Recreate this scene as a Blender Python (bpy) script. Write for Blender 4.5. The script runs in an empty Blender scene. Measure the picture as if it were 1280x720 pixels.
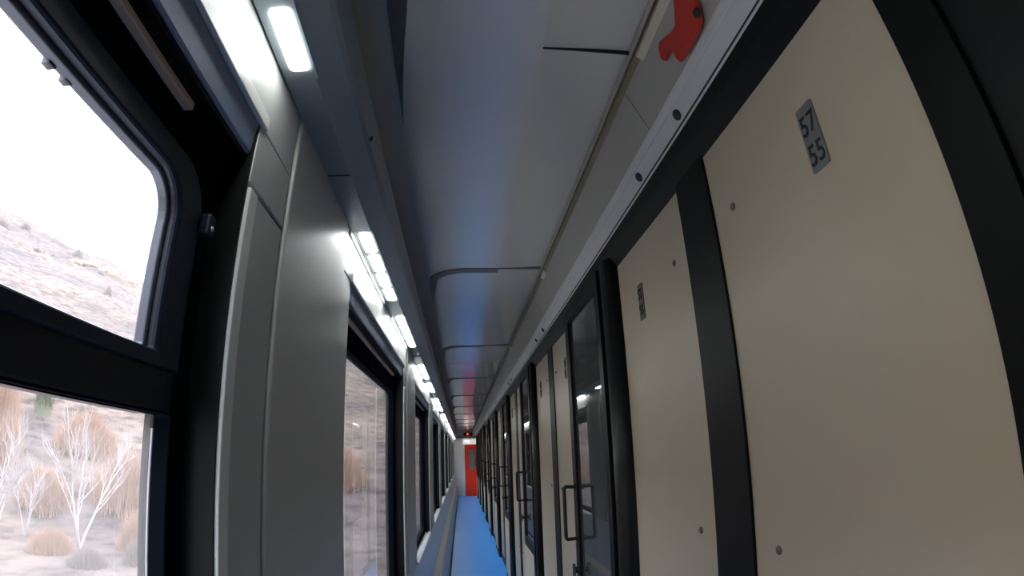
import bpy, bmesh, math, random
from mathutils import Vector, Matrix, noise
H = 1.55            # the camera's height above the corridor floor; heights below are measured from the eye and lifted by H
P = 2.093           # length of one compartment / window bay
WL, WR = -.302, .55 # faces of the window wall and of the compartment wall
YE = 19.9           # end wall
sc = bpy.context.scene
C = sc.collection
random.seed(7)

# ------------------------------------------------------------------ materials
def mat(name, col, rough=.5, metal=0, spec=.5, emit=None, es=0, bump=0, bscale=40, var=0, vscale=6, coat=0):
    m = bpy.data.materials.new(name); m.use_nodes = True
    nt = m.node_tree; b = nt.nodes['Principled BSDF']
    b.inputs['Base Color'].default_value = (*col, 1)
    b.inputs['Roughness'].default_value = rough
    b.inputs['Metallic'].default_value = metal
    b.inputs['Specular IOR Level'].default_value = spec
    if coat:
        b.inputs['Coat Weight'].default_value = coat
        b.inputs['Coat Roughness'].default_value = .15
    if emit:
        b.inputs['Emission Color'].default_value = (*emit, 1)
        b.inputs['Emission Strength'].default_value = es
    tc = nt.nodes.new('ShaderNodeTexCoord')
    if var:
        n = nt.nodes.new('ShaderNodeTexNoise'); n.inputs['Scale'].default_value = vscale
        n.inputs['Detail'].default_value = 4
        g = nt.nodes.new('ShaderNodeNewGeometry')
        nt.links.new(g.outputs['Position'], n.inputs['Vector'])
        r = nt.nodes.new('ShaderNodeMapRange'); r.inputs['To Min'].default_value = 1-var; r.inputs['To Max'].default_value = 1+var
        nt.links.new(n.outputs['Fac'], r.inputs['Value'])
        mx = nt.nodes.new('ShaderNodeVectorMath'); mx.operation = 'SCALE'
        mx.inputs[0].default_value = col
        nt.links.new(r.outputs['Result'], mx.inputs['Scale'])
        nt.links.new(mx.outputs['Vector'], b.inputs['Base Color'])
    if bump:
        n = nt.nodes.new('ShaderNodeTexNoise'); n.inputs['Scale'].default_value = bscale
        g = nt.nodes.new('ShaderNodeNewGeometry'); nt.links.new(g.outputs['Position'], n.inputs['Vector'])
        bp = nt.nodes.new('ShaderNodeBump'); bp.inputs['Strength'].default_value = bump
        bp.inputs['Distance'].default_value = .002
        nt.links.new(n.outputs['Fac'], bp.inputs['Height']); nt.links.new(bp.outputs['Normal'], b.inputs['Normal'])
    return m

def glass_mat(name, tint, haze, hcol=(.8,.75,.72), refl=1.0, film='ShaderNodeBsdfTranslucent'):
    m = bpy.data.materials.new(name); m.use_nodes = True
    nt = m.node_tree; nt.nodes.clear()
    out = nt.nodes.new('ShaderNodeOutputMaterial')
    tr = nt.nodes.new('ShaderNodeBsdfTransparent'); tr.inputs['Color'].default_value = (*tint, 1)
    gl = nt.nodes.new('ShaderNodeBsdfGlossy'); gl.inputs['Roughness'].default_value = .015
    gl.inputs['Color'].default_value = (refl, refl, refl, 1)
    df = nt.nodes.new(film); df.inputs['Color'].default_value = (*hcol, 1)
    fr = nt.nodes.new('ShaderNodeFresnel'); fr.inputs['IOR'].default_value = 1.55
    m1 = nt.nodes.new('ShaderNodeMixShader'); m1.inputs[0].default_value = haze
    nt.links.new(tr.outputs[0], m1.inputs[1]); nt.links.new(df.outputs[0], m1.inputs[2])
    m2 = nt.nodes.new('ShaderNodeMixShader')
    ge = nt.nodes.new('ShaderNodeNewGeometry'); inv = nt.nodes.new('ShaderNodeMath'); inv.operation = 'SUBTRACT'; inv.inputs[0].default_value = 1
    nt.links.new(ge.outputs['Backfacing'], inv.inputs[1])
    mu = nt.nodes.new('ShaderNodeMath'); mu.operation = 'MULTIPLY'; nt.links.new(fr.outputs[0], mu.inputs[0]); nt.links.new(inv.outputs[0], mu.inputs[1])
    nt.links.new(mu.outputs[0], m2.inputs[0]); nt.links.new(m1.outputs[0], m2.inputs[1]); nt.links.new(gl.outputs[0], m2.inputs[2])
    nt.links.new(m2.outputs[0], out.inputs['Surface'])
    return m

M = dict(
    wall=mat('grey_laminate', (.40,.412,.395), .38, bump=.15, bscale=300, var=.04, vscale=3),
    lower=mat('grey_laminate_lit_low', (.66,.69,.70), .33, bump=.15, bscale=300),  # lighter, bluer laminate copy: floor bounce and window light put into colour
    trim=mat('pale_trim', (.62,.63,.60), .35),
    sill=mat('white_sill', (.78,.80,.80), .35),
    reveal=mat('window_rubber_matte', (.003,.0045,.008), .9, spec=.03),
    soffit=mat('grey_enamel_sky_cast', (.20,.25,.35), .4),  # blue of the skylight on the recessed face put into the base colour
    groove=mat('dark_joint', (.02,.022,.025), .8),
    navy=mat('dark_navy_rubber', (.005,.010,.022), .45, spec=.25, var=.2),
    sash=mat('black_sash_metal', (.006,.011,.022), .38, spec=.3),
    tan=mat('plain_tan', (.80,.56,.40), .5),
    silver=mat('silver_gasket', (.55,.56,.6), .3, metal=.6),
    panel=mat('cream_panel', (.42,.36,.265), .42, bump=.12, bscale=400, var=.03, vscale=2),
    black=mat('black_frame', (.004,.0045,.0045), .45, spec=.15),
    beam=mat('black_beam', (.004,.0045,.005), .5, spec=.2),
    blackm=mat('black_matte', (.008,.009,.009), .55),
    screw=mat('steel_screw', (.16,.14,.12), .4, metal=.7),
    plate=mat('number_plate_alloy', (.17,.18,.175), .4, metal=.3),
    plate2=mat('plate_alloy_grazing', (.12,.10,.08), .5, metal=.3),  # darker copy of the plate alloy, grazing-view tone put into its colour
    ink=mat('black_ink', (.01,.01,.01), .6),
    ceil=mat('grey_lacquer', (.54,.50,.43), .2, coat=1, var=.03, vscale=2),
    lip=mat('lip_shade_and_joint', (.15,.145,.13), .5),  # darkened for the shade along the hatch lip; also the panel joints
    cornice=mat('warm_grey_cornice', (.33,.31,.27), .35, var=.05, vscale=3),
    rail=mat('aluminium_rail', (.48,.46,.45), .38),
    cream=mat('cream_bracket', (.50,.44,.32), .5),
    gutter=mat('brown_stained_gutter', (.20,.165,.11), .5, var=.2, vscale=5),
    lamp=mat('lit_diffuser', (.9,.9,.9), .4, emit=(.95,1,.98), es=11.5),
    lamphouse=mat('blue_grey_light_channel', (.22,.25,.27), .3, metal=.2),
    red=mat('red_plastic', (.42,.03,.018), .4),
    doorred=mat('red_door_enamel', (1.0,.05,.01), .35),
    doorglass=mat('frosted_green_glass', (.25,.32,.29), .2),
    floor=mat('blue_linoleum', (.05,.38,1.0), .36, bump=.1, bscale=120, var=.06, vscale=1.5),
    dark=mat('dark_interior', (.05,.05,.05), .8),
    shell=mat('car_body_shell', (.06,.06,.07), .7),
    endwall=mat('end_wall_laminate', (.78,.73,.71), .45),
    white=mat('white_sign_box_glow', (.8,.8,.8), .4, emit=(1,.95,.93), es=.22),  # faint glow added to lift the box around its lit mark
    whitelit=mat('lit_white_panel', (.9,.9,.9), .4, emit=(1,1,1), es=1.2),
    redled=mat('red_led', (.6,.02,.02), .4, emit=(1,.03,.02), es=1.6),
    heater=mat('grey_heater_cover', (.48,.48,.49), .45),
    glass=glass_mat('window_glass', (.93,.93,.95), .07),
    glass2=glass_mat('tinted_window_glass', (.72,.715,.725), .04, hcol=(.5,.48,.47)),
    tint=glass_mat('tinted_door_glass', (.30,.33,.33), .09, hcol=(.42,.45,.45), film='ShaderNodeBsdfDiffuse'),
)

# ------------------------------------------------------------------ mesh builder
class MB:
    def __init__(s): s.v = []; s.f = []; s.smooth = []
    def add(s, vs, fs, smooth=False):
        n = len(s.v); s.v += [Vector(v) for v in vs]
        for f in fs: s.f.append([n+i for i in f]); s.smooth.append(smooth)
        return s
    def box(s, x0,x1,y0,y1,z0,z1):
        return s.add([(x,y,z) for x in (x0,x1) for y in (y0,y1) for z in (z0,z1)],
            [(0,1,3,2),(4,6,7,5),(0,4,5,1),(2,3,7,6),(0,2,6,4),(1,5,7,3)])
    def prism(s, prof, y0, y1, axis='y'):       # closed outline in (x,z) pushed along y
        n = len(prof)
        if axis == 'y': vs = [(p[0],y0,p[1]) for p in prof]+[(p[0],y1,p[1]) for p in prof]
        if axis == 'x': vs = [(y0,p[0],p[1]) for p in prof]+[(y1,p[0],p[1]) for p in prof]
        return s.add(vs, [tuple(range(n)), tuple(range(2*n-1,n-1,-1))]+[(i,i+n,(i+1)%n+n,(i+1)%n) for i in range(n)])
    def strip(s, line, t, y0, y1):              # an open profile line given thickness t to one side
        out = []
        for i,p in enumerate(line):
            a = Vector(line[max(i-1,0)]); b = Vector(line[min(i+1,len(line)-1)])
            d = (b-a).normalized(); out.append((p[0]-d.y*t, p[1]+d.x*t))
        for i in range(len(line)-1):
            s.prism([line[i],line[i+1],out[i+1],out[i]], y0, y1)
        return s
    def ring(s, outer, inner, x0, x1):          # two outlines in (y,z) with as many points: a frame between x0 and x1
        n = len(outer); vs = []
        for x in (x0,x1):
            vs += [(x,p[0],p[1]) for p in outer]; vs += [(x,p[0],p[1]) for p in inner]
        fs = []
        for i in range(n):
            j = (i+1)%n
            fs += [(i,j,n+j,n+i),(2*n+i,3*n+i,3*n+j,2*n+j),(i,2*n+i,2*n+j,j),(n+i,n+j,3*n+j,3*n+i)]
        return s.add(vs, fs)
    def tube(s, pts, r, n=10):
        pts = [Vector(p) for p in pts]; rs = r if isinstance(r,(list,tuple)) else [r]*len(pts)
        vs = []; up0 = None
        for i,p in enumerate(pts):
            d = (pts[min(i+1,len(pts)-1)]-pts[max(i-1,0)]).normalized()
            a = d.orthogonal().normalized() if up0 is None else (up0-d*up0.dot(d)).normalized()
            up0 = a; b = d.cross(a)
            for k in range(n):
                t = 2*math.pi*k/n; vs.append(p+(a*math.cos(t)+b*math.sin(t))*rs[i])
        fs = [(i*n+k,i*n+(k+1)%n,(i+1)*n+(k+1)%n,(i+1)*n+k) for i in range(len(pts)-1) for k in range(n)]
        s.add(vs, fs, True)
        m = len(pts)-1
        return s.add([v for v in vs[:n]]+[v for v in vs[m*n:]], [tuple(range(n))[::-1], tuple(range(n,2*n))])
    def dome(s, c, r, ax, n=14):                # a low screw head facing along ax
        ax = Vector(ax).normalized(); a = ax.orthogonal().normalized(); b = ax.cross(a); c = Vector(c)
        rings = [(1,0),(1,.25),(.8,.45),(.4,.58)]; vs = []
        for q,h in rings:
            for k in range(n):
                t = 2*math.pi*k/n; vs.append(c+(a*math.cos(t)+b*math.sin(t))*r*q+ax*r*h)
        vs.append(c+ax*r*.6); L = len(rings)
        fs = [(i*n+k,i*n+(k+1)%n,(i+1)*n+(k+1)%n,(i+1)*n+k) for i in range(L-1) for k in range(n)]
        fs += [((L-1)*n+k,(L-1)*n+(k+1)%n,L*n) for k in range(n)]
        fs.append(tuple(range(n))[::-1])
        return s.add(vs, fs, True)
    def build(s, name, m, parent=None, bev=0, seg=2, label=None, kind=None):
        lo = [min(v[i] for v in s.v) for i in range(3)]; hi = [max(v[i] for v in s.v) for i in range(3)]
        o3 = Vector(((lo[0]+hi[0])/2,(lo[1]+hi[1])/2,lo[2]))
        me = bpy.data.meshes.new(name); me.from_pydata([v-o3 for v in s.v], [], s.f)
        me.polygons.foreach_set('use_smooth', s.smooth)
        bm = bmesh.new(); bm.from_mesh(me); bmesh.ops.recalc_face_normals(bm, faces=bm.faces); bm.to_mesh(me); bm.free()
        me.materials.append(m)
        o = bpy.data.objects.new(name, me); C.objects.link(o)
        world = o3+Vector((0,0,H))
        if parent:
            o.parent = parent; o.location = world-wloc(parent)
        else: o.location = world
        if bev:
            md = o.modifiers.new('bevel','BEVEL'); md.width = bev; md.segments = seg; md.limit_method = 'ANGLE'
        if label: o['label'] = label
        if kind: o['kind'] = kind
        return o

def wloc(o):
    v = Vector(o.location); p = o.parent
    while p: v += Vector(p.location); p = p.parent
    return v
def root(name, x, y, z, label, cat, group=None, kind=None):
    o = bpy.data.objects.new(name, None); C.objects.link(o); o.location = (x,y,z+H); o.empty_display_size = .1
    return tag(o, label, cat, group, kind)
def tag(o, label=None, cat=None, group=None, kind=None):
    if label: o['label'] = label
    if cat: o['category'] = cat
    if group: o['group'] = group
    if kind: o['kind'] = kind
    return o
def copy_tree(o, dy=0, parent=None):
    kids = list(o.children)
    c = o.copy(); C.objects.link(c)
    if parent: c.parent = parent
    else: c.location = Vector(o.location)+Vector((0,dy,0))
    for k in kids: copy_tree(k, 0, c)
    return c
def rrect2(y0,y1,z0,z1,r,rb,n=8):           # different corner radii at top and bottom
    pts = []
    for q,cy,cz,a0 in ((r,y1-r,z1-r,0),(r,y0+r,z1-r,90),(rb,y0+rb,z0+rb,180),(rb,y1-rb,z0+rb,270)):
        for k in range(n+1):
            a = math.radians(a0+90*k/n); pts.append((cy+q*math.cos(a), cz+q*math.sin(a)))
    return pts
def rrect(y0,y1,z0,z1,r,n=8):
    pts = []
    for cy,cz,a0 in ((y1-r,z1-r,0),(y0+r,z1-r,90),(y0+r,z0+r,180),(y1-r,z0+r,270)):
        for k in range(n+1):
            a = math.radians(a0+90*k/n); pts.append((cy+r*math.cos(a), cz+r*math.sin(a)))
    return pts
ORD = ['first','second','third','fourth','fifth','sixth','seventh','eighth','ninth','tenth','eleventh','twelfth']

# ------------------------------------------------------------------ structure: shell, floor, ceiling
S = dict(kind='structure')
tag(MB().box(-.19,2.4,-1.4,YE,-1.62,-1.55).build('floor', M['floor'], **S), 'glossy blue linoleum corridor floor running to the red end door', 'floor')
tag(MB().prism([(-.205,-1.55),(-.18,-1.55),(-.18,-1.535),(-.185,-1.53),(-.205,-1.53)],-1.4,YE).build('baseboard_left', M['groove'], **S), 'thin dark strip where the blue floor meets the heater cover', 'baseboard')
tag(MB().prism([(-.305,-1.55),(-.2,-1.55),(-.232,-1.2),(-.245,-1.185),(-.305,-1.165)],-1.4,YE).build('trim_1', M['heater'], bev=.004, **S), 'long grey heater cover along the foot of the window wall', 'heater cover')
tag(MB().box(2.4,2.46,-1.4,YE,-1.62,1.0).build('wall_far_right', M['dark'], **S), 'windowless dark wall added behind the compartment glass to block skylight', 'wall')  # added outer wall, windowless to keep skylight out of the compartments
tag(MB().box(-.42,2.46,-1.46,-1.4,-1.62,1.0).build('wall_back', M['dark'], **S), 'dark wall closing the corridor behind the viewer', 'wall')

# window wall
wl = root('wall_left', WL, 0, -1.55, 'grey laminate window wall of the corridor with pillars between windows', 'wall', kind='structure')
X0 = -.345
NW = 10
MB().box(X0,WL,-1.4,YE,-1.55,-.70).build('lower_panel', M['lower'], wl, bev=.003)
for k in range(-1, NW):
    yf = .625+P*k; yn2 = yf+.72            # far edge of this window; near edge of the next
    ya, yb = yf+.162, yf+.612
    if k >= 0 or True:
        lo = max(yf,-1.4)
        if yf > -1.4:
            MB().box(X0,WL,yf,ya-.005,-.70,.360).build('side_panel', M['wall'], wl, bev=.003)
            MB().box(X0,WL+.006,ya,min(yb,YE),-.70,.600).build('pillar_panel', M['wall'], wl, bev=.005)
            MB().box(X0,WL,yb+.003,yn2,-.70,.461).build('side_panel', M['wall'], wl, bev=.003)
    # header above the window that follows (window k+1)
    h0, h1 = max(yb+.003,-1.4), min(yf+P+.157, YE)
    if h1 > h0:
        mb = MB().box(X0,WL+.001,h0,h1,.463,.600)
        ey = yf+P
        if ey+.157 <= YE: mb.box(X0,WL+.001,ey,h1,.365,.463)
        mb.build('header_panel', M['wall'], wl, bev=.0025)
MB().strip([(WL-.004,.604),(WL+.006,.604)],.006,-1.4,YE).build('top_joint', M['groove'], wl)
# body shell behind the lining, with real window openings
sh = MB().box(-.388,X0-.001,-1.4,YE,-1.62,-.70).box(-.388,X0-.001,-1.4,YE,.46,1.0)
for k in range(-1, NW):
    yf = .625+P*k
    a, b = max(yf,-1.4), min(yf+.72, YE)
    if b > a: sh.box(-.388,X0-.001,a,b,-.70,.46)
sh.build('body_shell', M['shell'], wl)

# windows -------------------------------------------------------------
def make_window(n, yf, opening):
    yn = yf-1.373
    lab = {0:'near openable window with a black divider bar between upper and lower panes, hillside outside'}.get(n,
          'fixed black-framed corridor window, %s from the viewer' % ORD[min(n,11)])
    w = root('window_%d'%(n+1), -.36, (yn+yf)/2, -.70, lab, 'window', kind='structure')
    Hh = (yn+.052, yf-(.037 if opening else .052), -.655, .318)
    MB().ring(rrect(yn-.004,yf+.004,-.705,.468,.002), rrect(*Hh,.05), -.386, -.346).build('window_frame', M['reveal'], w, bev=.003)
    # reveal lining: soffit over with the sky's blue put into its colour, black sides
    MB().prism([(-.303,.462),(-.3085,.414),(-.311,.410),(-.346,.414),(-.346,.462)],yn,yf+.004).build('blind_cassette', M['soffit'], w, bev=.0015)
    MB().box(-.345,-.314,yn,yf,.402,.4135).build('cassette_shade', M['black'], w)  # black strip for the shade in the recess under the cassette
    MB().box(-.346,WL-.001,yf-.003,yf+.001,-.69,.461).box(-.346,WL-.001,yn-.001,yn+.003,-.69,.461).build('reveal_lining', M['black'], w)
    MB().prism([(-.312,-.682),(-.312,-.70),(-.30,-.715),(-.291,-.71),(-.291,-.703),(-.294,-.698)],yn+.002,yf-.004).build('sill', M['sill'], w, bev=.002)
    MB().box(WL-.002,WL+.005,yf+.001,yf+.030,-.70,.357).build('side_trim', M['trim'], w, bev=.002)
    MB().box(WL-.002,WL+.006,yn,yf+.018,.4625,.487).build('top_trim', M['trim'], w, bev=.002)
    MB().box(-.346,-.333,yn+.08,yf-.135,.392,.402).build('tan_strip', M['tan'], w, bev=.001)  # tan strip above the glass, paler than the frame
    if not opening:
        MB().box(-.376,-.372,yn+.03,yf-.03,-.67,.335).build('pane', M['glass2'], w)
        MB().ring(rrect(Hh[0]-.006,Hh[1]+.006,Hh[2]-.006,Hh[3]+.006,.06), rrect(Hh[0]+.003,Hh[1]-.003,Hh[2]+.006,Hh[3]-.004,.05), -.370,-.346).build('gasket', M['reveal'], w, bev=.004)
        return w
    MB().box(-.376,-.372,yn+.03,yf-.03,-.67,.05).build('lower_pane', M['glass'], w)
    MB().box(-.367,-.3635,yn+.07,yf-.07,.09,.325).build('upper_pane', M['glass'], w)
    b = MB().box(-.40,-.345,yn+.04,yf-.04,.036,.100).build('divider_bar', M['sash'], w, bev=.006)
    MB().ring(rrect2(yn+.045,yf-.042,.085,.345,.07,.004), rrect2(yn+.088,yf-.101,.104,.309,.05,.004), -.368,-.338).build('upper_sash', M['sash'], w, bev=.007, seg=3)
    MB().ring(rrect2(yn+.086,yf-.099,.102,.311,.052,.004), rrect2(yn+.094,yf-.107,.107,.303,.045,.004), -.366,-.352).build('sash_seal_sheen', mat('grey_seal_sheen',(.10,.11,.135),.35), w, bev=.002)  # grey ring: sheen on the sash's inner edge put into its colour
    l = MB().box(-.338,-.322,yf-.052,yf-.034,.262,.292).build('latch', M['sash'], w, bev=.004)
    MB().dome((-.322,yf-.043,.272),.0035,(1,0,0)).build('latch_glint', M['silver'], l)  # bright silver bead added as the glint on the latch
    MB().tube([(-.370,yf-.0395,-.63),(-.370,yf-.0395,.02)],.0026,8).build('silver_strip', M['silver'], w)
    MB().box(-.372,-.362,yf-.336,yf-.326,.301,.312).box(-.372,-.362,yf-.310,yf-.301,.302,.312).build('hinge_stop', M['sash'], w)
    MB().ring(rrect(Hh[0]-.006,Hh[1]+.006,Hh[2]-.006,.04,.006), rrect(Hh[0]+.004,Hh[1]-.004,Hh[2]+.012,.036,.006), -.370,-.346).build('gasket', M['reveal'], w, bev=.003)
    return w
make_window(0, .625, True)
w2 = make_window(1, .625+P, False)
for k in range(2, NW):
    c = copy_tree(w2, P*(k-1)); c.name = 'window_%d'%(k+1)
    c['label'] = 'fixed black-framed corridor window, %s from the viewer' % ORD[k] if k < NW-1 else 'fixed black-framed corridor window nearest the end wall'

# light channel --------------------------------------------------------
tag(MB().strip([(-.186,.69),(-.189,.617),(-.197,.610),(-.243,.586),(-.297,.586)],-.004,-1.4,YE).build('trim_2', M['lamphouse'], **S),
    'blue-grey metal light channel running along the top of the window wall', 'light channel')
sl = MB()
for k in range(0, 10):
    y = .985+P*k
    if y < YE: sl.box(-.292,-.243,y,y+.003,.5845,.5875)
sl.build('trim_3', M['groove'], **S); tag(bpy.data.objects['trim_3'], 'dark hairline joints across the light channel', 'joint')
for k in range(0,10):
    y = .90+ .93*k*2.25
    if y > YE: break
    o = MB().dome((-.187,y,.622),.006,(1,0,-.4)).build('channel_lock', M['blackm'])
    tag(o, 'small black quarter-turn lock on the light channel edge, %s from the viewer'%ORD[k], 'lock', 'locks on the light channel edge')

def make_light(y, lip=True):
    L = root('ceiling_light', -.265, y+.31, .57, 'x', 'light', 'diffuser lights in the channel')
    MB().box(-.291,-.2385,y-.015,y+.645,.5855,.5862).build('housing', M['lamphouse'], L)
    if lip: MB().box(-.3005,-.2955,y-.02,y+.65,.574,.587).build('lit_edge_strip', M['sill'], L, bev=.001)  # white strip added to draw the lit line along the wall top
    for i in range(4):
        y0 = y+.163*i
        pts = rrect(y0,y0+.132,-.280,-.247,.008,5)     # outline in (y,x)
        mb = MB(); n = len(pts)
        mb.add([(p[1],p[0],.5865) for p in pts]+[(p[1],p[0],.5825) for p in pts],
               [tuple(range(n)),tuple(range(2*n-1,n-1,-1))]+[(i2,i2+n,(i2+1)%n+n,(i2+1)%n) for i2 in range(n)])
        mb.build('diffuser', M['lamp'], L)
    return L
starts = [.022]
for k in range(0,9):
    starts += [1.297+P*k, 2.172+P*k]
starts = [s for s in starts if s+.65 < YE]
l0 = make_light(starts[0], False)
l0['label'] = 'white ceiling light nearest the viewer, above the openable window'
l1 = make_light(starts[1])
for i,s in enumerate(starts[1:]):
    c = l1 if i == 0 else copy_tree(l1, s-starts[1])
    pos = 'nearer' if i%2==0 else 'farther'
    c['label'] = 'row of four lit white diffusers, %s of the pair above the %s window' % (pos, ORD[i//2+1])

# ceiling ---------------------------------------------------------------
ce = root('ceiling', .1, 0, .78, 'glossy grey corridor ceiling with rounded access panels', 'ceiling', kind='structure')
MB().box(-.42,2.46,-1.4,YE,1.0,1.05).build('roof_shell', M['shell'], ce)
MB().strip([(.43,.915),(.405,.9165),(.19,.9045),(-.265,.9035),(-.295,.88),(-.305,.80),(-.345,.69)],-.004,-1.4,YE).build('ceiling_lining', M['ceil'], ce)
def hatch(y0,y1,n=10,r=.2,nw=0):
    # plan outline (x,y): round left corners, square on the gutter side; the right strip tilts down a little
    def zz(x): return .900 if x <= .19 else .900+.010*(x-.19)/.21
    left = [(-.165,y1-r)]
    out = []
    for k in range(n+1):
        a = math.pi-(math.pi/2)*k/n; out.append((-.165+r+r*math.cos(a), y1-.004-r+r*math.sin(a)))
    out += [(.19,y1-.004),(.403,y1-.004),(.403,y0+.004),(.19,y0+.004)]
    for k in range(n+1):
        a = -math.pi/2-(math.pi/2)*k/n; out.append((-.165+r+r*math.cos(a), y0+.004+r+r*math.sin(a)))
    return out, zz
hy = [-1.24,.60,2.42,4.27,6.12,7.96,9.80,11.64,13.48,15.32,17.16,19.0]
for i in range(len(hy)):
    y0 = hy[i]; y1 = hy[i+1] if i+1 < len(hy) else YE
    out, zz = hatch(y0,y1)
    n = len(out)
    k0 = 10+1
    # split at x=.19 into a flat part and a tilted part
    flat = [p for p in out if p[0] <= .1901]; tilt = [p for p in out if p[0] >= .1899]
    mb = MB()
    for pl in (flat, tilt):
        m_ = len(pl)
        mb.add([(p[0],p[1],zz(p[0])) for p in pl]+[(p[0],p[1],.9155) for p in pl],
               [tuple(range(m_)),tuple(range(2*m_-1,m_-1,-1))]+[(j,j+m_,(j+1)%m_+m_,(j+1)%m_) for j in range(m_)])
    mb.build('ceiling_panel', M['ceil'], ce)
    # hatch lip along the near side and corner, shade put into its colour
    cen = [(-.165,y0+.62),(-.165,y0+.45),(-.165,y0+.30)]
    for k in range(11):
        a = math.pi+(math.pi/2)*k/10; cen.append((-.165+.2+.2*math.cos(a), y0+.004+.2+.2*math.sin(a)))
    cen += [(.12,y0+.004),(.19,y0+.004)]
    wd = [.001,.014,.03]+[.042]*11+[.042,.040]
    mb = MB(); vv = []
    for q,(c_,w_) in enumerate(zip(cen,wd)):
        a_ = Vector(cen[max(q-1,0)]); b_ = Vector(cen[min(q+1,len(cen)-1)]); d_ = (b_-a_).normalized(); nx,ny = -d_.y,d_.x
        x0_,y0_ = c_; x1_,y1_ = x0_+nx*w_, y0_+ny*w_
        vv += [(x0_,y0_,.8985),(x1_,y1_,.893),(x1_,y1_,.9035),(x0_,y0_,.9035)]
    L_ = len(cen)
    mb.add(vv,[(q*4+t,q*4+(t+1)%4,q*4+4+(t+1)%4,q*4+4+t) for q in range(L_-1) for t in range(4)]+[(0,1,2,3),(L_*4-1,L_*4-2,L_*4-3,L_*4-4)])
    mb.build('edge_lip_shade', M['lip'], ce)
    MB().box(.19,.403,y0-.004,y0+.009,.897,.9075).build('panel_joint', M['lip'], ce)
MB().box(.19,.403,.908,.911,.8965,.908).build('panel_joint', M['blackm'], ce)
# gutter, cornice, rail, beam on the compartment side
tag(MB().strip([(.428,.882),(.415,.899),(.403,.886)],.003,-1.4,YE).build('trim_4', M['gutter'], **S), 'brown stained gutter between ceiling and cornice', 'gutter')
co = root('trim_5', .45, 0, .81, 'sloping warm grey cornice panels above the compartment doors', 'cornice', kind='structure')
jy = [-1.4]+[1.04+1.84*k for k in range(-1,11) if 1.04+1.84*k < YE]+[YE]
for a,b in zip(jy[:-1],jy[1:]):
    MB().strip([(.479,.765),(.425,.886)],-.012,a+.0015,b-.0015).build('cornice_panel', M['cornice'], co)
MB().box(.455,.60,-1.4,YE,.93,.95).box(.5,.56,-1.4,YE,.768,.93).build('cornice_backing', M['blackm'], co)
ra = root('trim_6', .5, 0, .70, 'ridged aluminium rail along the foot of the cornice', 'rail', kind='structure')
MB().prism([(.480,.767),(.4755,.764),(.475,.760),(.483,.744),(.486,.742),(.489,.742),(.511,.697),(.56,.697),(.56,.767)],-1.4,YE).build('rail_profile', M['rail'], ra)
MB().strip([(.507,.706),(.5085,.7025)],-.002,-1.4,YE).build('rail_groove', M['groove'], ra)
for k in range(-1,9):
    for dy in (.913,1.206):
        if dy+P*k > -1.2: MB().dome((.4975,dy+P*k,.724),.0135,(-1,0,-.55)).build('rail_knob', M['blackm'], ra)
MB().prism([(.511,.697),(.522,.670),(.549,.621),(.552,.6205),(.62,.6205),(.62,.72),(.511,.72)],-1.4,YE).build('trim_7', M['beam'], **S)
tag(bpy.data.objects['trim_7'], 'glossy black beam over the compartment doors and panels', 'beam')

# cream brackets in the gutter at each hatch joint
for i,y in enumerate(hy[1:11]):
    ln = .20 if i == 0 else .10
    yc = .69 if i == 0 else y-.005
    b = MB().prism([(.418,.893),(.414,.884),(.428,.872),(.444,.866),(.444,.9)],yc,yc+ln+ (.01 if i==0 else 0)).build('gutter_bracket', M['cream'], bev=.003)
    tag(b, 'cream bracket clipped in the ceiling gutter '+('beside the red emergency lever' if i==0 else 'at the %s ceiling joint'%ORD[i]), 'bracket', 'cream brackets in the gutter')
    MB().box(.4385,.4415,yc+.03 if i else .79,yc+.06 if i else .835,.868,.876).build('slot', M['blackm'], b)

# red emergency lever on the cornice
pl = [(.684,.032),(.60,.036),(.585,.060),(.59,.085),(.635,.085),(.646,.104),(.655,.121),(.671,.129),(.7,.13),(.739,.129),(.776,.126),(.78,.112),(.775,.096),(.779,.087),(.793,.084),(.818,.085),(.825,.073),(.811,.051),(.797,.045),(.769,.055),(.744,.066),(.723,.067),(.7,.047)]
p0 = Vector((.435,0,.885)); e = (Vector((.46,0,.81))-p0).normalized(); nn = Vector((-.949,0,-.316))
em = root('emergency_lever', .44, .70, .76, 'red plastic fork-ended emergency lever fixed to the cornice', 'lever')
mb = MB(); n = len(pl); vs = []
for off in (.020,.009):
    for y,u in pl: vs.append(p0+e*u+nn*off+Vector((0,y,0)))
mb.add(vs, [tuple(range(n)),tuple(range(2*n-1,n-1,-1))]+[(i,i+n,(i+1)%n+n,(i+1)%n) for i in range(n)])
mb.build('lever_blade', M['red'], em, bev=.002)
c0 = p0+e*.045+Vector((0,.655,0))
MB().tube([c0-nn*.002, c0+nn*.014],.014,16).build('pivot', M['red'], em)
c1 = p0+e*.0745+Vector((0,.663,0))
k = p0+e*.105+nn*.016+Vector((0,.655,0))
MB().dome(p0+e*.108+nn*.021+Vector((0,.648,0)),.0105,nn).build('stop_knob', M['blackm'], em)

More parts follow.
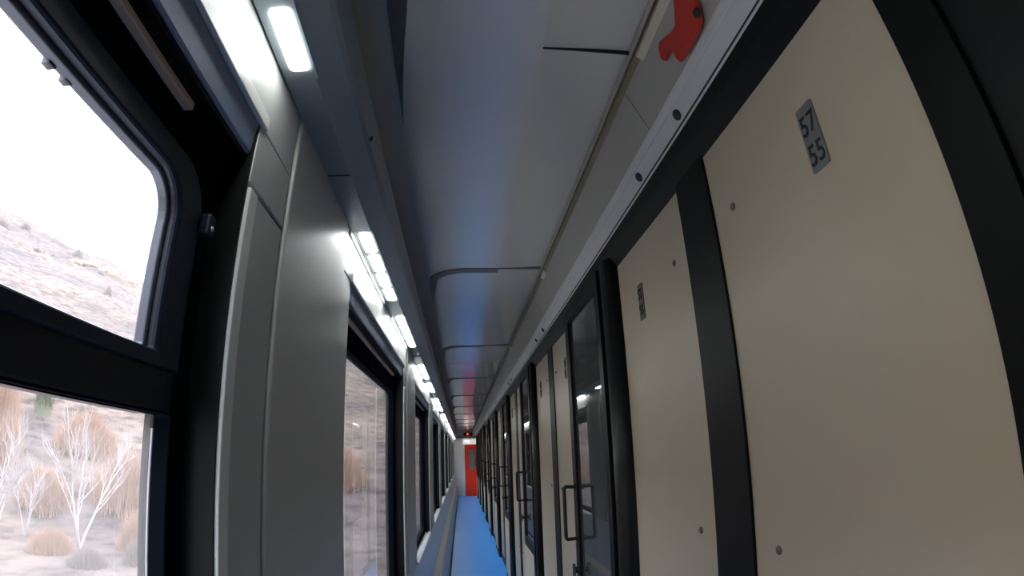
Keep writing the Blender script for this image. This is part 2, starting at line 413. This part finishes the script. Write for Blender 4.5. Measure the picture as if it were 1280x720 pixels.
# ------------------------------------------------------------------ compartment wall
wr = root('wall_right', WR, 0, -1.55, 'compartment-side wall of tall cream panels between black posts', 'wall', kind='structure')
def panel(y0,y1):
    o = MB().box(WR,WR+.02,y0,y1,-1.55,.630).build('wall_panel', M['panel'], wr, bev=.0015)
    return o
for k in range(-1, 10):
    o = P*k
    a0, a1, b0, b1 = o+.29, o+.935, o+1.089, o+1.652
    if a0 > YE: break
    if k >= 0:
        pa = panel(a0, min(a1,YE))
        for z in (.454,-.211,-.95): MB().dome((WR,o+.852,z),.0085,(-1,0,0)).build('screw', M['screw'], pa) if o+.852<YE else None
        if a1 < YE: MB().box(WR-.006,WR+.02,a1-.003,min(b0+.003,YE),-1.55,.640).build('post', M['black'], wr, bev=.002)
    if b1 < YE and b0 > -1.4:
        pb = panel(b0, b1)
        for z in (.454,-.211,-.95): MB().dome((WR,o+1.178,z),.0085,(-1,0,0)).build('screw', M['screw'], pb)
    if b1+.15 < YE and b1 > -1.4:
        MB().prism([(.56,b1),(.535,b1),(.513,b1+.02),(.505,b1+.05),(.505,b1+.10),(.515,b1+.135),(.545,b1+.15),(.60,b1+.15)] ,-1.55,.645).build('x', M['black']) if False else None
        mb = MB(); prof = [(.60,b1),(.545,b1),(.525,b1+.012),(.512,b1+.035),(.508,b1+.065),(.510,b1+.10),(.518,b1+.125),(.540,b1+.138),(.60,b1+.138)]
        m_ = len(prof)
        mb.add([(x,y,-1.55) for x,y in prof]+[(x,y,.66) for x,y in prof],
               [tuple(range(m_)),tuple(range(2*m_-1,m_-1,-1))]+[(j,j+m_,(j+1)%m_+m_,(j+1)%m_) for j in range(m_)], True)
        c = mb.build('door_column', M['black'], wr)
        for p in c.data.polygons:
            if len(p.vertices) > 4: p.use_smooth = False
        MB().box(.545,.60,o+2.39,o+2.45 if o+2.45<YE else YE,-1.55,.64).build('door_jamb', M['black'], wr)
MB().box(WR+.02,WR+.06,-1.4,YE,.60,1.0).build('upper_backing', M['dark'], wr)
# solid backing behind panels, open at the doors
bk = MB()
for k in range(-1,10):
    a, b = max(P*k+.36,-1.4), min(P*k+1.72,YE)
    if b > a: bk.box(WR+.019,WR+.05,a,b,-1.55,.62)
bk.build('panel_backing', M['dark'], wr)
tag(MB().box(.540,.549,-1.4,YE,-1.55,-1.47).build('baseboard_right', M['blackm'], **S), 'low black skirting along the foot of the compartment wall', 'baseboard')

# sliding doors
def make_door(n, o):
    y0, y1 = o+1.795, o+2.43
    d = root('door_%d'%n, .52, (y0+y1)/2, -1.55, 'x', 'door', kind='structure')
    MB().ring(rrect(y0,y1,-1.53,.66,.002), rrect(y0+.05,y1-.072,-.70,.60,.012), .508,.536).build('leaf_frame', M['black'], d, bev=.002)
    MB().box(.520,.525,y0+.045,y1-.065,-.71,.61).build('pane', M['tint'], d)
    MB().box(.5045,.509,y0+.055,y1-.018,-1.46,-.775).build('lower_panel', M['panel'], d, bev=.0015)
    hy_ = y1-.055
    MB().tube([(.508,hy_,-.165),(.460,hy_,-.162),(.454,hy_,-.168),(.453,hy_,-.18),(.453,hy_,-.385),(.454,hy_,-.397),(.460,hy_,-.402),(.508,hy_,-.399)],.0085,10).build('door_handle', M['blackm'], d)
    MB().tube([(.509,hy_,-.165),(.501,hy_,-.165)],.014,12).tube([(.509,hy_,-.399),(.501,hy_,-.399)],.014,12).build('handle_rose', M['blackm'], d)
    l = MB().tube([(.509,hy_+.005,-.545),(.490,hy_+.005,-.545)],.015,14).build('lock_knob', M['blackm'], d, bev=.002)
    MB().box(.478,.492,hy_-.001,hy_+.011,-.575,-.515).build('lock_lever', M['screw'], d, bev=.003)
    return d
d0 = make_door(1, -P)
d0['label'] = 'black compartment door at the right edge, nearest the viewer'
for k in range(0,9):
    c = copy_tree(d0, P*(k+1)); c.name = 'door_%d'%(k+2)
    c['label'] = 'black glazed sliding compartment door with loop handle, %s beyond the numbered panel'%ORD[k]
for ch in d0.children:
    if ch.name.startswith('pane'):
        ch.data = ch.data.copy(); ch.data.materials[0] = M['beam']; ch['label'] = 'opaque black door pane'  # opaque black material in place of the tinted glass

# number plates -----------------------------------------------------------
def text_mesh(body, size):
    cu = bpy.data.curves.new('t','FONT'); cu.body = body; cu.size = size; cu.align_x = 'CENTER'; cu.extrude = .0004
    cu.space_character = 1.05; cu.offset = .0004
    ob = bpy.data.objects.new('t',cu); C.objects.link(ob)
    dg = bpy.context.evaluated_depsgraph_get(); dg.update()
    me = bpy.data.meshes.new_from_object(ob.evaluated_get(dg))
    C.objects.unlink(ob); bpy.data.objects.remove(ob)
    return me
def number_plate(yc, z0, z1, w, mname, rows, label, clear):
    r = root('number_plate', WR-.002, yc, z0, label, 'number plate', 'seat number plates on the cream panels')
    pts = rrect(yc-w/2,yc+w/2,z0,z1,.003,3); n = len(pts)
    MB().add([(WR-.003,p[0],p[1]) for p in pts]+[(WR,p[0],p[1]) for p in pts],
        [tuple(range(n)),tuple(range(2*n-1,n-1,-1))]+[(i,i+n,(i+1)%n+n,(i+1)%n) for i in range(n)]).build('plate', M[mname], r)
    if clear:
        for t,zb in zip(rows,(z0+(z1-z0)*.55, z0+(z1-z0)*.09)):
            me = text_mesh(t, .052).copy(); me.name = 'digits'
            me.transform(Matrix.Scale(.76,4,(1,0,0)))
            # text x -> -y, text y -> z, facing -x
            me.transform(Matrix(((0,0,-1,0),(-1,0,0,0),(0,1,0,0),(0,0,0,1))))
            me.materials.clear(); me.materials.append(M['ink'])
            ob = bpy.data.objects.new('digits', me); C.objects.link(ob); ob.parent = r
            ob.location = Vector((WR-.0036, yc, zb+H))-Vector(r.location)
    else:
        mb = MB()
        for zc in (z0+(z1-z0)*.72, z0+(z1-z0)*.28):
            for s_ in (-1,1):
                yy = yc+s_*w*.2
                mb.tube([(WR-.0035,yy+.005,zc+.014),(WR-.0035,yy-.004,zc+.014)],.0022,5)
                mb.tube([(WR-.0035,yy+.005,zc+.014),(WR-.0035,yy+.004,zc+.002),(WR-.0035,yy-.005,zc-.004),(WR-.0035,yy-.002,zc-.014),(WR-.0035,yy+.005,zc-.015)],.0022,5)
        mb.build('illegible_marks', M['ink'], r)
    return r
number_plate(.571,.382,.500,.044,'plate',('57','55'),'small grey number plate reading 57 55 on the nearest cream panel',True)
q = number_plate(1.448,.376,.488,.042,'plate2',None,'number plate, darker brown painted for the grazing view, on the second cream panel, before the first sliding door',False)
for k in range(1,6):
    for s_,yy in (('first',.571),('second',1.448)):
        c = copy_tree(q, P*k+yy-1.448)
        c['label'] = 'number plate, darker brown painted for the grazing view, on the %s cream panel after the %s sliding door'%(s_,ORD[k-1])

# ------------------------------------------------------------------ end of the corridor
ew = root('wall_end', .1, YE, -1.55, 'grey-pink end wall beside and above the red door', 'wall', kind='structure')
mb = MB().box(-.44,.10,YE,YE+.06,-1.62,1.0).box(.10,2.46,YE,YE+.06,.38,1.0).box(.56,2.46,YE,YE+.06,-1.62,.38)
mb.build('end_lining', M['endwall'], ew)
MB().box(.05,.65,YE+.07,YE+.10,-1.62,.5).build('threshold_backing', M['dark'], ew)
MB().box(-.14,-.05,YE-.012,YE,-1.55,.60).build('end_panel', M['endwall'], ew, bev=.003)
MB().box(-.3,.6,YE-.03,YE,.635,.665).build('end_header', M['blackm'], ew, bev=.004)
dr = root('door_11', .33, YE, -1.55, 'red sliding door with a tall glass pane at the corridor end', 'door', kind='structure')
MB().ring(rrect(.0,.46,-1.53,.37,.004), rrect(.17,.38,-.55,.20,.03), 0,.03)
m_ = MB(); o_ = rrect(.10,.57,-1.552,.375,.004); i_ = rrect(.27,.475,-.56,.20,.03)
n = len(o_); vs = []
for y in (YE-.01, YE+.03):
    vs += [(p[0],y,p[1]) for p in o_]+[(p[0],y,p[1]) for p in i_]
fs = []
for i in range(n):
    j = (i+1)%n
    fs += [(i,j,n+j,n+i),(2*n+i,3*n+i,3*n+j,2*n+j),(i,2*n+i,2*n+j,j),(n+i,n+j,3*n+j,3*n+i)]
m_.add(vs,fs); m_.build('leaf', M['doorred'], dr, bev=.004)
MB().box(.26,.485,YE+.008,YE+.014,-.57,.21).build('pane', M['doorglass'], dr)
MB().box(.10,.125,YE-.016,YE-.009,-1.53,.375).build('edge_strip', mat('dark_red_edge',(.22,.02,.012),.4), dr)
MB().tube([(.15,YE-.01,-.55),(.15,YE-.05,-.55),(.15,YE-.05,-.35),(.15,YE-.01,-.35)],.01,8).build('door_handle', M['doorred'], dr)
sg = root('sign_box', .29, YE-.05, .38, 'white sign box with a lit mark above the red door', 'sign')
MB().box(.04,.535,YE-.09,YE,.385,.575).build('box', M['white'], sg, bev=.008)
MB().box(.12,.27,YE-.094,YE-.089,.47,.53).build('lit_mark', M['whitelit'], sg, bev=.01)
rl = root('warning_lamp', .22, YE-.06, .70, 'small glowing red lamp in a black housing above the end door', 'lamp')
MB().box(.06,.40,YE-.12,YE,.70,.82).build('housing', M['blackm'], rl, bev=.03, seg=3)
MB().dome((.22,YE-.12,.76),.036,(0,-1,0)).build('lens', M['redled'], rl)

# ------------------------------------------------------------------ outside: hillside, bare trees, bushes
def ridge_el(az):          # degrees
    a = max(-150, min(az, 10))
    return 18.9-.2*(a+50.6) if a > -60 else 20.8+.03*(-60-a)
def ground(az, r):
    R = 170; s = (r-17)/(R-17)
    zr = R*math.tan(math.radians(ridge_el(az)))
    if s <= 0: z = -2.75
    elif s <= 1: z = -2.75+(zr+2.75)*s**.93
    else: z = zr-(r-R)*.25
    x, y = r*math.sin(math.radians(az)), r*math.cos(math.radians(az))
    k = max(0,min(1,s*4))
    z += k*(noise.fractal(Vector((x*.03,y*.03,1)),.9,2.1,5)*3.2*min(1,s*2)+noise.fractal(Vector((x*.25,y*.25,4)),.8,2.1,4)*.35*(.4+s))
    return x, y, z
naz, nr = 260, 190
vs = []; fs = []
for i in range(naz+1):
    az = -150+155*i/naz
    for j in range(nr+1):
        r = 4+ (16*j/20 if j < 20 else 0)
        if j >= 20: r = 20+ (175)*((j-20)/(nr-20))**1.6
        vs.append(ground(az,r))
for i in range(naz):
    for j in range(nr):
        a = i*(nr+1)+j; fs.append((a,a+1,a+nr+2,a+nr+1))
hm = bpy.data.materials.new('dry_hillside'); hm.use_nodes = True; nt = hm.node_tree; b = nt.nodes['Principled BSDF']
b.inputs['Roughness'].default_value = .95; b.inputs['Specular IOR Level'].default_value = .1
g = nt.nodes.new('ShaderNodeNewGeometry')
mp = nt.nodes.new('ShaderNodeMapping'); mp.inputs['Scale'].default_value = (.5,.5,1.6); nt.links.new(g.outputs['Position'], mp.inputs['Vector'])
def noi(sc_,det,src=mp.outputs['Vector'],rough=.6):
    n_ = nt.nodes.new('ShaderNodeTexNoise'); n_.inputs['Scale'].default_value = sc_; n_.inputs['Detail'].default_value = det
    n_.inputs['Roughness'].default_value = rough; nt.links.new(src, n_.inputs['Vector']); return n_
def ramp(src, stops):
    r_ = nt.nodes.new('ShaderNodeValToRGB'); el = r_.color_ramp.elements
    while len(el) < len(stops): el.new(.5)
    for e_,(p_,c_) in zip(el,stops): e_.position = p_; e_.color = (*c_,1)
    nt.links.new(src, r_.inputs['Fac']); return r_
n1 = noi(.22,8); n2 = noi(2.2,6); n3 = noi(.06,3)
r1 = ramp(n1.outputs['Fac'], [(.30,(.20,.17,.17)),(.45,(.34,.28,.245)),(.55,(.43,.35,.30)),(.68,(.50,.43,.36))])
r2 = ramp(n2.outputs['Fac'], [(.36,(.42,.40,.40)),(.5,(.95,.95,.95)),(.64,(1.3,1.26,1.22))])
r3 = ramp(n3.outputs['Fac'], [(.35,(.20,.195,.22)),(.6,(.30,.27,.25))])
def mul(a_,b_):
    m__ = nt.nodes.new('ShaderNodeVectorMath'); m__.operation = 'MULTIPLY'; nt.links.new(a_,m__.inputs[0]); nt.links.new(b_,m__.inputs[1]); return m__.outputs[0]
nt.links.new(mul(mul(r1.outputs['Color'],r2.outputs['Color']),r3.outputs['Color']), b.inputs['Base Color'])
mb = MB(); mb.v = [Vector(v) for v in vs]; mb.f = fs; mb.smooth = [True]*len(fs)
hill = mb.build('hillside', hm); tag(hill, 'dry tan and grey hillside beyond the windows', 'hill', kind='structure')

bark = mat('pale_bark', (.34,.30,.28), .8); twig = mat('orange_twigs', (.30,.18,.115), .9, var=.3, vscale=1.5)
twig2 = mat('grey_brown_twigs', (.19,.155,.135), .9, var=.3, vscale=2); green = mat('dull_green_needles', (.085,.098,.055), .9, var=.3, vscale=3)
def at(az,r): return Vector(ground(az,r))
def bare_tree(az, r, h, seed, label, lean=0):
    rnd = random.Random(seed); base = at(az,r)-Vector((0,0,.05)); mb = MB()
    def br(p,d,L,rad,lev):
        pts = [p]; q_ = p.copy(); dd = d.copy(); m__ = 5
        for i in range(m__):
            dd = (dd+Vector((rnd.uniform(-.12,.12),rnd.uniform(-.12,.12),rnd.uniform(0,.10)))).normalized()
            q_ = q_+dd*L/m__; pts.append(q_.copy())
        mb.tube(pts,[rad*(1-.75*i/m__) for i in range(m__+1)],5 if lev<2 else 3)
        if lev < 3:
            for i in range({0:7,1:6,2:4}[lev]):
                t = rnd.uniform(.3,1); k_ = min(int(t*m__),m__-1); a = rnd.uniform(0,6.28); s_ = rnd.uniform(.35,.8)
                nd = (dd+Vector((math.cos(a)*s_,math.sin(a)*s_,rnd.uniform(0,.3)))).normalized()
                br(pts[k_]*(1-(t*m__-k_))+pts[k_+1]*(t*m__-k_), nd, L*rnd.uniform(.4,.62), rad*.42, lev+1)
    for k_ in range(3):
        a = k_*2.1+seed; d = Vector((math.cos(a)*.22+lean,math.sin(a)*.22,1)).normalized()
        br(base, d, h*rnd.uniform(.6,.75), .05*h/4, 0)
    o = mb.build('bare_tree', bark); return tag(o,label,'tree','bare trees outside the window')
bare_tree(-38.6,15.5,3.6,3,'pale bare tree with forked trunk in the middle of the near window')
bare_tree(-46.5,15,3.2,5,'pale bare tree at the left edge of the near window')
bare_tree(-43.6,17,2.2,8,'short leaning bare tree between the two taller ones',.25)
def bush(az,r,w,h,seed,m,name,label,group,n=2600,cat='bush',dz=0,heart=True):
    rnd = random.Random(seed); base = at(az,r)-Vector((0,0,.03+dz)); mb = MB()
    # a dense heart and many fine twigs
    nn_ = 12; vv = []; ff = []
    for j in range(nn_):
        a = 2*math.pi*j/nn_; vv.append(base+Vector((math.cos(a)*w*.34,math.sin(a)*w*.34,-.7*h-.3*w)))
    for i in range(nn_//2+1):
        t = math.pi/2*i/(nn_//2)
        for j in range(nn_):
            a = 2*math.pi*j/nn_; q_ = 1+.25*noise.noise(Vector((math.cos(a)*2+seed,math.sin(a)*2,t*2)))
            vv.append(base+Vector((math.cos(a)*math.cos(t)*w*.36*q_,math.sin(a)*math.cos(t)*w*.36*q_,math.sin(t)*h*.42*q_-.1*h)))
    for i in range(nn_//2+1):
        for j in range(nn_): ff.append((i*nn_+j,i*nn_+(j+1)%nn_,(i+1)*nn_+(j+1)%nn_,(i+1)*nn_+j))
    if heart: mb.add(vv,ff,True)
    for i in range(n):
        a = rnd.uniform(0,6.28); q_ = rnd.random()**.6; ph = rnd.uniform(.1,1.5)
        d = Vector((math.cos(a)*math.cos(ph)*w*.5,math.sin(a)*math.cos(ph)*w*.5,math.sin(ph)*h))
        p1 = base+d*q_*.45-Vector((0,0,.25*h*rnd.random())) if heart else base+Vector((d.x*q_,d.y*q_,-.25*w*rnd.random()+d.z*q_*.35*rnd.random())); p2 = base+d*rnd.uniform(.7,1.15)+Vector((rnd.uniform(-.1,.1)*w*.5,rnd.uniform(-.1,.1)*w*.5,.08*h))
        s_ = .009*r/15; side = Vector((rnd.uniform(-1,1),rnd.uniform(-1,1),0)).normalized()*s_
        mb.add([p1-side,p1+side,p2,p1+Vector((0,0,s_))],[(0,1,2),(1,3,2),(3,0,2)])
    o = mb.build(name, m); return tag(o,label,cat,group)
ob = [(-34.6,19,2.3,1.6,'orange twiggy bush nearest the right post of the window'),(-38.6,22.5,2.4,1.3,'orange twiggy bush behind the forked pale tree'),(-33.0,15.5,1.2,1.0,'orange bush partly hidden by the window frame'),
      (-42.2,18.6,1.7,1.0,'low orange bush left of the forked pale tree'),(-41.2,15.0,1.2,.55,'low orange-brown bush at the bottom of the near window'),(-47.2,21,2.2,2.8,'tall orange bush at the left edge of the near window'),
      (-53.8,19,2.2,2.6,'tall orange bush just past the left edge of the window'),(-27.6,17,2.2,1.4,'orange bush behind the window post'),(-25,20,3,1.6,'orange bush farther along the track'),(-14,22,3,1.7,'small orange bush seen through the second window')]
for i,(a,r,w,h,l) in enumerate(ob): bush(a,r,w,h,20+i,twig,'dry_bush',l,'orange bushes by the track',n=5200,heart=False)
bush(-33.4,13.6,.6,.55,77,twig2,'grey_bush','small grey-brown bush in front of the orange bushes',None,heart=False)
bush(-37.9,13.4,1.0,.45,78,twig2,'grey_bush','low grey-brown scrub at the foot of the forked tree',None,heart=False)
bush(-42.9,25,.95,2.3,50,green,'evergreen_bush','narrow dull green bush on the slope left of the pale tree',None,900)
hs = [(-38.5,60,2.2,3.2,'dark round bush low on the slope above the divider bar'),(-50,110,8,6,'purple-grey scrub patch high on the left slope'),(-47.8,118,6,5,'purple-grey scrub clump below the ridge'),
      (-42.2,105,5,6,'grey bush on the slope under the ridge'),(-39.6,112,4,5,'grey bush right beside another below the ridge'),(-44.6,96,3,3,'small grey bush on mid slope'),(-46.2,84,3,2.4,'lone grey bush on lower left slope'),(-39.6,88,3,2.6,'small grey bush on lower right slope')]
for i,(a,r,w,h,l) in enumerate(hs): bush(a,r,w*.55,h*.42,60+i,twig2,'hillside_bush',l,'bushes on the hillside',500,dz=w*.12)
for i,(a,r) in enumerate([(-6.2,46),(-4.6,58),(-3.4,70),(-2.2,84)]):
    bush(a,r,5.5,15,90+i,green,'added_evergreen','tall dark evergreen added to darken the far windows, %s of four ahead beside the track'%ORD[i],'evergreens added ahead by the track',2500,cat='tree')  # invented evergreens, added to darken the view in the far windows
# yellow rock outcrop
oc = mat('yellow_rock',(.50,.38,.20),.9,var=.2,vscale=1)
for i,(a,r,s_) in enumerate([(-42.2,100,1.0),(-40.9,98,1.2),(-38.9,100,1.5),(-36.6,99,1.1)]):
    rnd = random.Random(i); base = at(a,r); bm = bmesh.new(); bmesh.ops.create_icosphere(bm, subdivisions=3, radius=1)
    mb = MB()
    for v in bm.verts:
        q_ = 1+.35*noise.fractal(v.co*2+Vector((i*5,0,0)),.8,2,3); v.co = Vector((v.co.x*s_*1.2*q_,v.co.y*s_*1.2*q_,v.co.z*s_*.6*q_))
    mb.add([base+v.co for v in bm.verts],[[v.index for v in f.verts] for f in bm.faces],False); bm.free()
    o = mb.build('rock_outcrop', oc); tag(o,'pale yellow rock outcrop on the slope, %s from the left'%ORD[i],'rock','yellow rocks on the hillside')

# ------------------------------------------------------------------ world, camera
w = bpy.data.worlds.new('overcast'); sc.world = w; w.use_nodes = True; nt = w.node_tree
bg = nt.nodes['Background']; bg.inputs['Strength'].default_value = 6.0
tc = nt.nodes.new('ShaderNodeTexCoord'); sep = nt.nodes.new('ShaderNodeSeparateXYZ'); nt.links.new(tc.outputs['Generated'], sep.inputs[0])
cr = nt.nodes.new('ShaderNodeValToRGB'); nt.links.new(sep.outputs['Z'], cr.inputs['Fac'])
cr.color_ramp.elements[0].color = (.84,.90,1,1); cr.color_ramp.elements[1].color = (.80,.89,1,1)
# overcast sky: the zenith three times as bright as the horizon
lum = nt.nodes.new('ShaderNodeMapRange'); nt.links.new(sep.outputs['Z'], lum.inputs['Value'])
lum.inputs['From Min'].default_value = 0; lum.inputs['From Max'].default_value = 1
lum.inputs['To Min'].default_value = .33; lum.inputs['To Max'].default_value = 1
sv = nt.nodes.new('ShaderNodeVectorMath'); sv.operation = 'SCALE'
nt.links.new(cr.outputs['Color'], sv.inputs[0]); nt.links.new(lum.outputs['Result'], sv.inputs['Scale'])
nt.links.new(sv.outputs['Vector'], bg.inputs['Color'])

cam = bpy.data.cameras.new('camera'); co_ = bpy.data.objects.new('camera', cam); C.objects.link(co_)
yaw, pit, rol, f, k1 = -0.10498381,0.31653897,0.03576955,0.64811376,-0.15790315
R1 = Matrix(((math.cos(rol),0,math.sin(rol)),(0,1,0),(-math.sin(rol),0,math.cos(rol))))
R2 = Matrix(((1,0,0),(0,math.cos(pit),-math.sin(pit)),(0,math.sin(pit),math.cos(pit))))
R3 = Matrix(((math.cos(yaw),-math.sin(yaw),0),(math.sin(yaw),math.cos(yaw),0),(0,0,1)))
R = R3@R2@R1
right, fwd, up = R.col[0], R.col[1], R.col[2]
co_.matrix_world = Matrix.Translation((0,0,H))@Matrix((right,up,-fwd)).transposed().to_4x4()
# wide-angle action-camera lens: angle = r/f*(1+k1*r^2), r in thousands of pixels of a 1280-wide frame
cam.type = 'PANO'
cam.sensor_width = 36; cam.sensor_height = 20.25; cam.sensor_fit = 'HORIZONTAL'
cy = cam.cycles if hasattr(cam,'cycles') and hasattr(cam.cycles,'panorama_type') else cam
for tgt in (cy, cam):
    try:
        tgt.panorama_type = 'FISHEYE_LENS_POLYNOMIAL'
        u = 1.28/36
        tgt.fisheye_fov = math.radians(180)
        tgt.fisheye_polynomial_k0 = 0
        tgt.fisheye_polynomial_k1 = -(1/f)*u
        tgt.fisheye_polynomial_k2 = 0
        tgt.fisheye_polynomial_k3 = -(k1/f)*u**3
        tgt.fisheye_polynomial_k4 = 0
        print('PANO set on', tgt)
    except Exception as ex: print('pano', ex)
cam.clip_start = .01; cam.clip_end = 1000
sc.camera = co_
sc.view_settings.view_transform = 'Standard'; sc.view_settings.look = 'None'
sc.view_settings.gamma = 1; sc.view_settings.exposure = 1.25; sc.view_settings.use_curve_mapping = False
sc.cycles.max_bounces = 10; sc.cycles.diffuse_bounces = 6; sc.cycles.transparent_max_bounces = 16
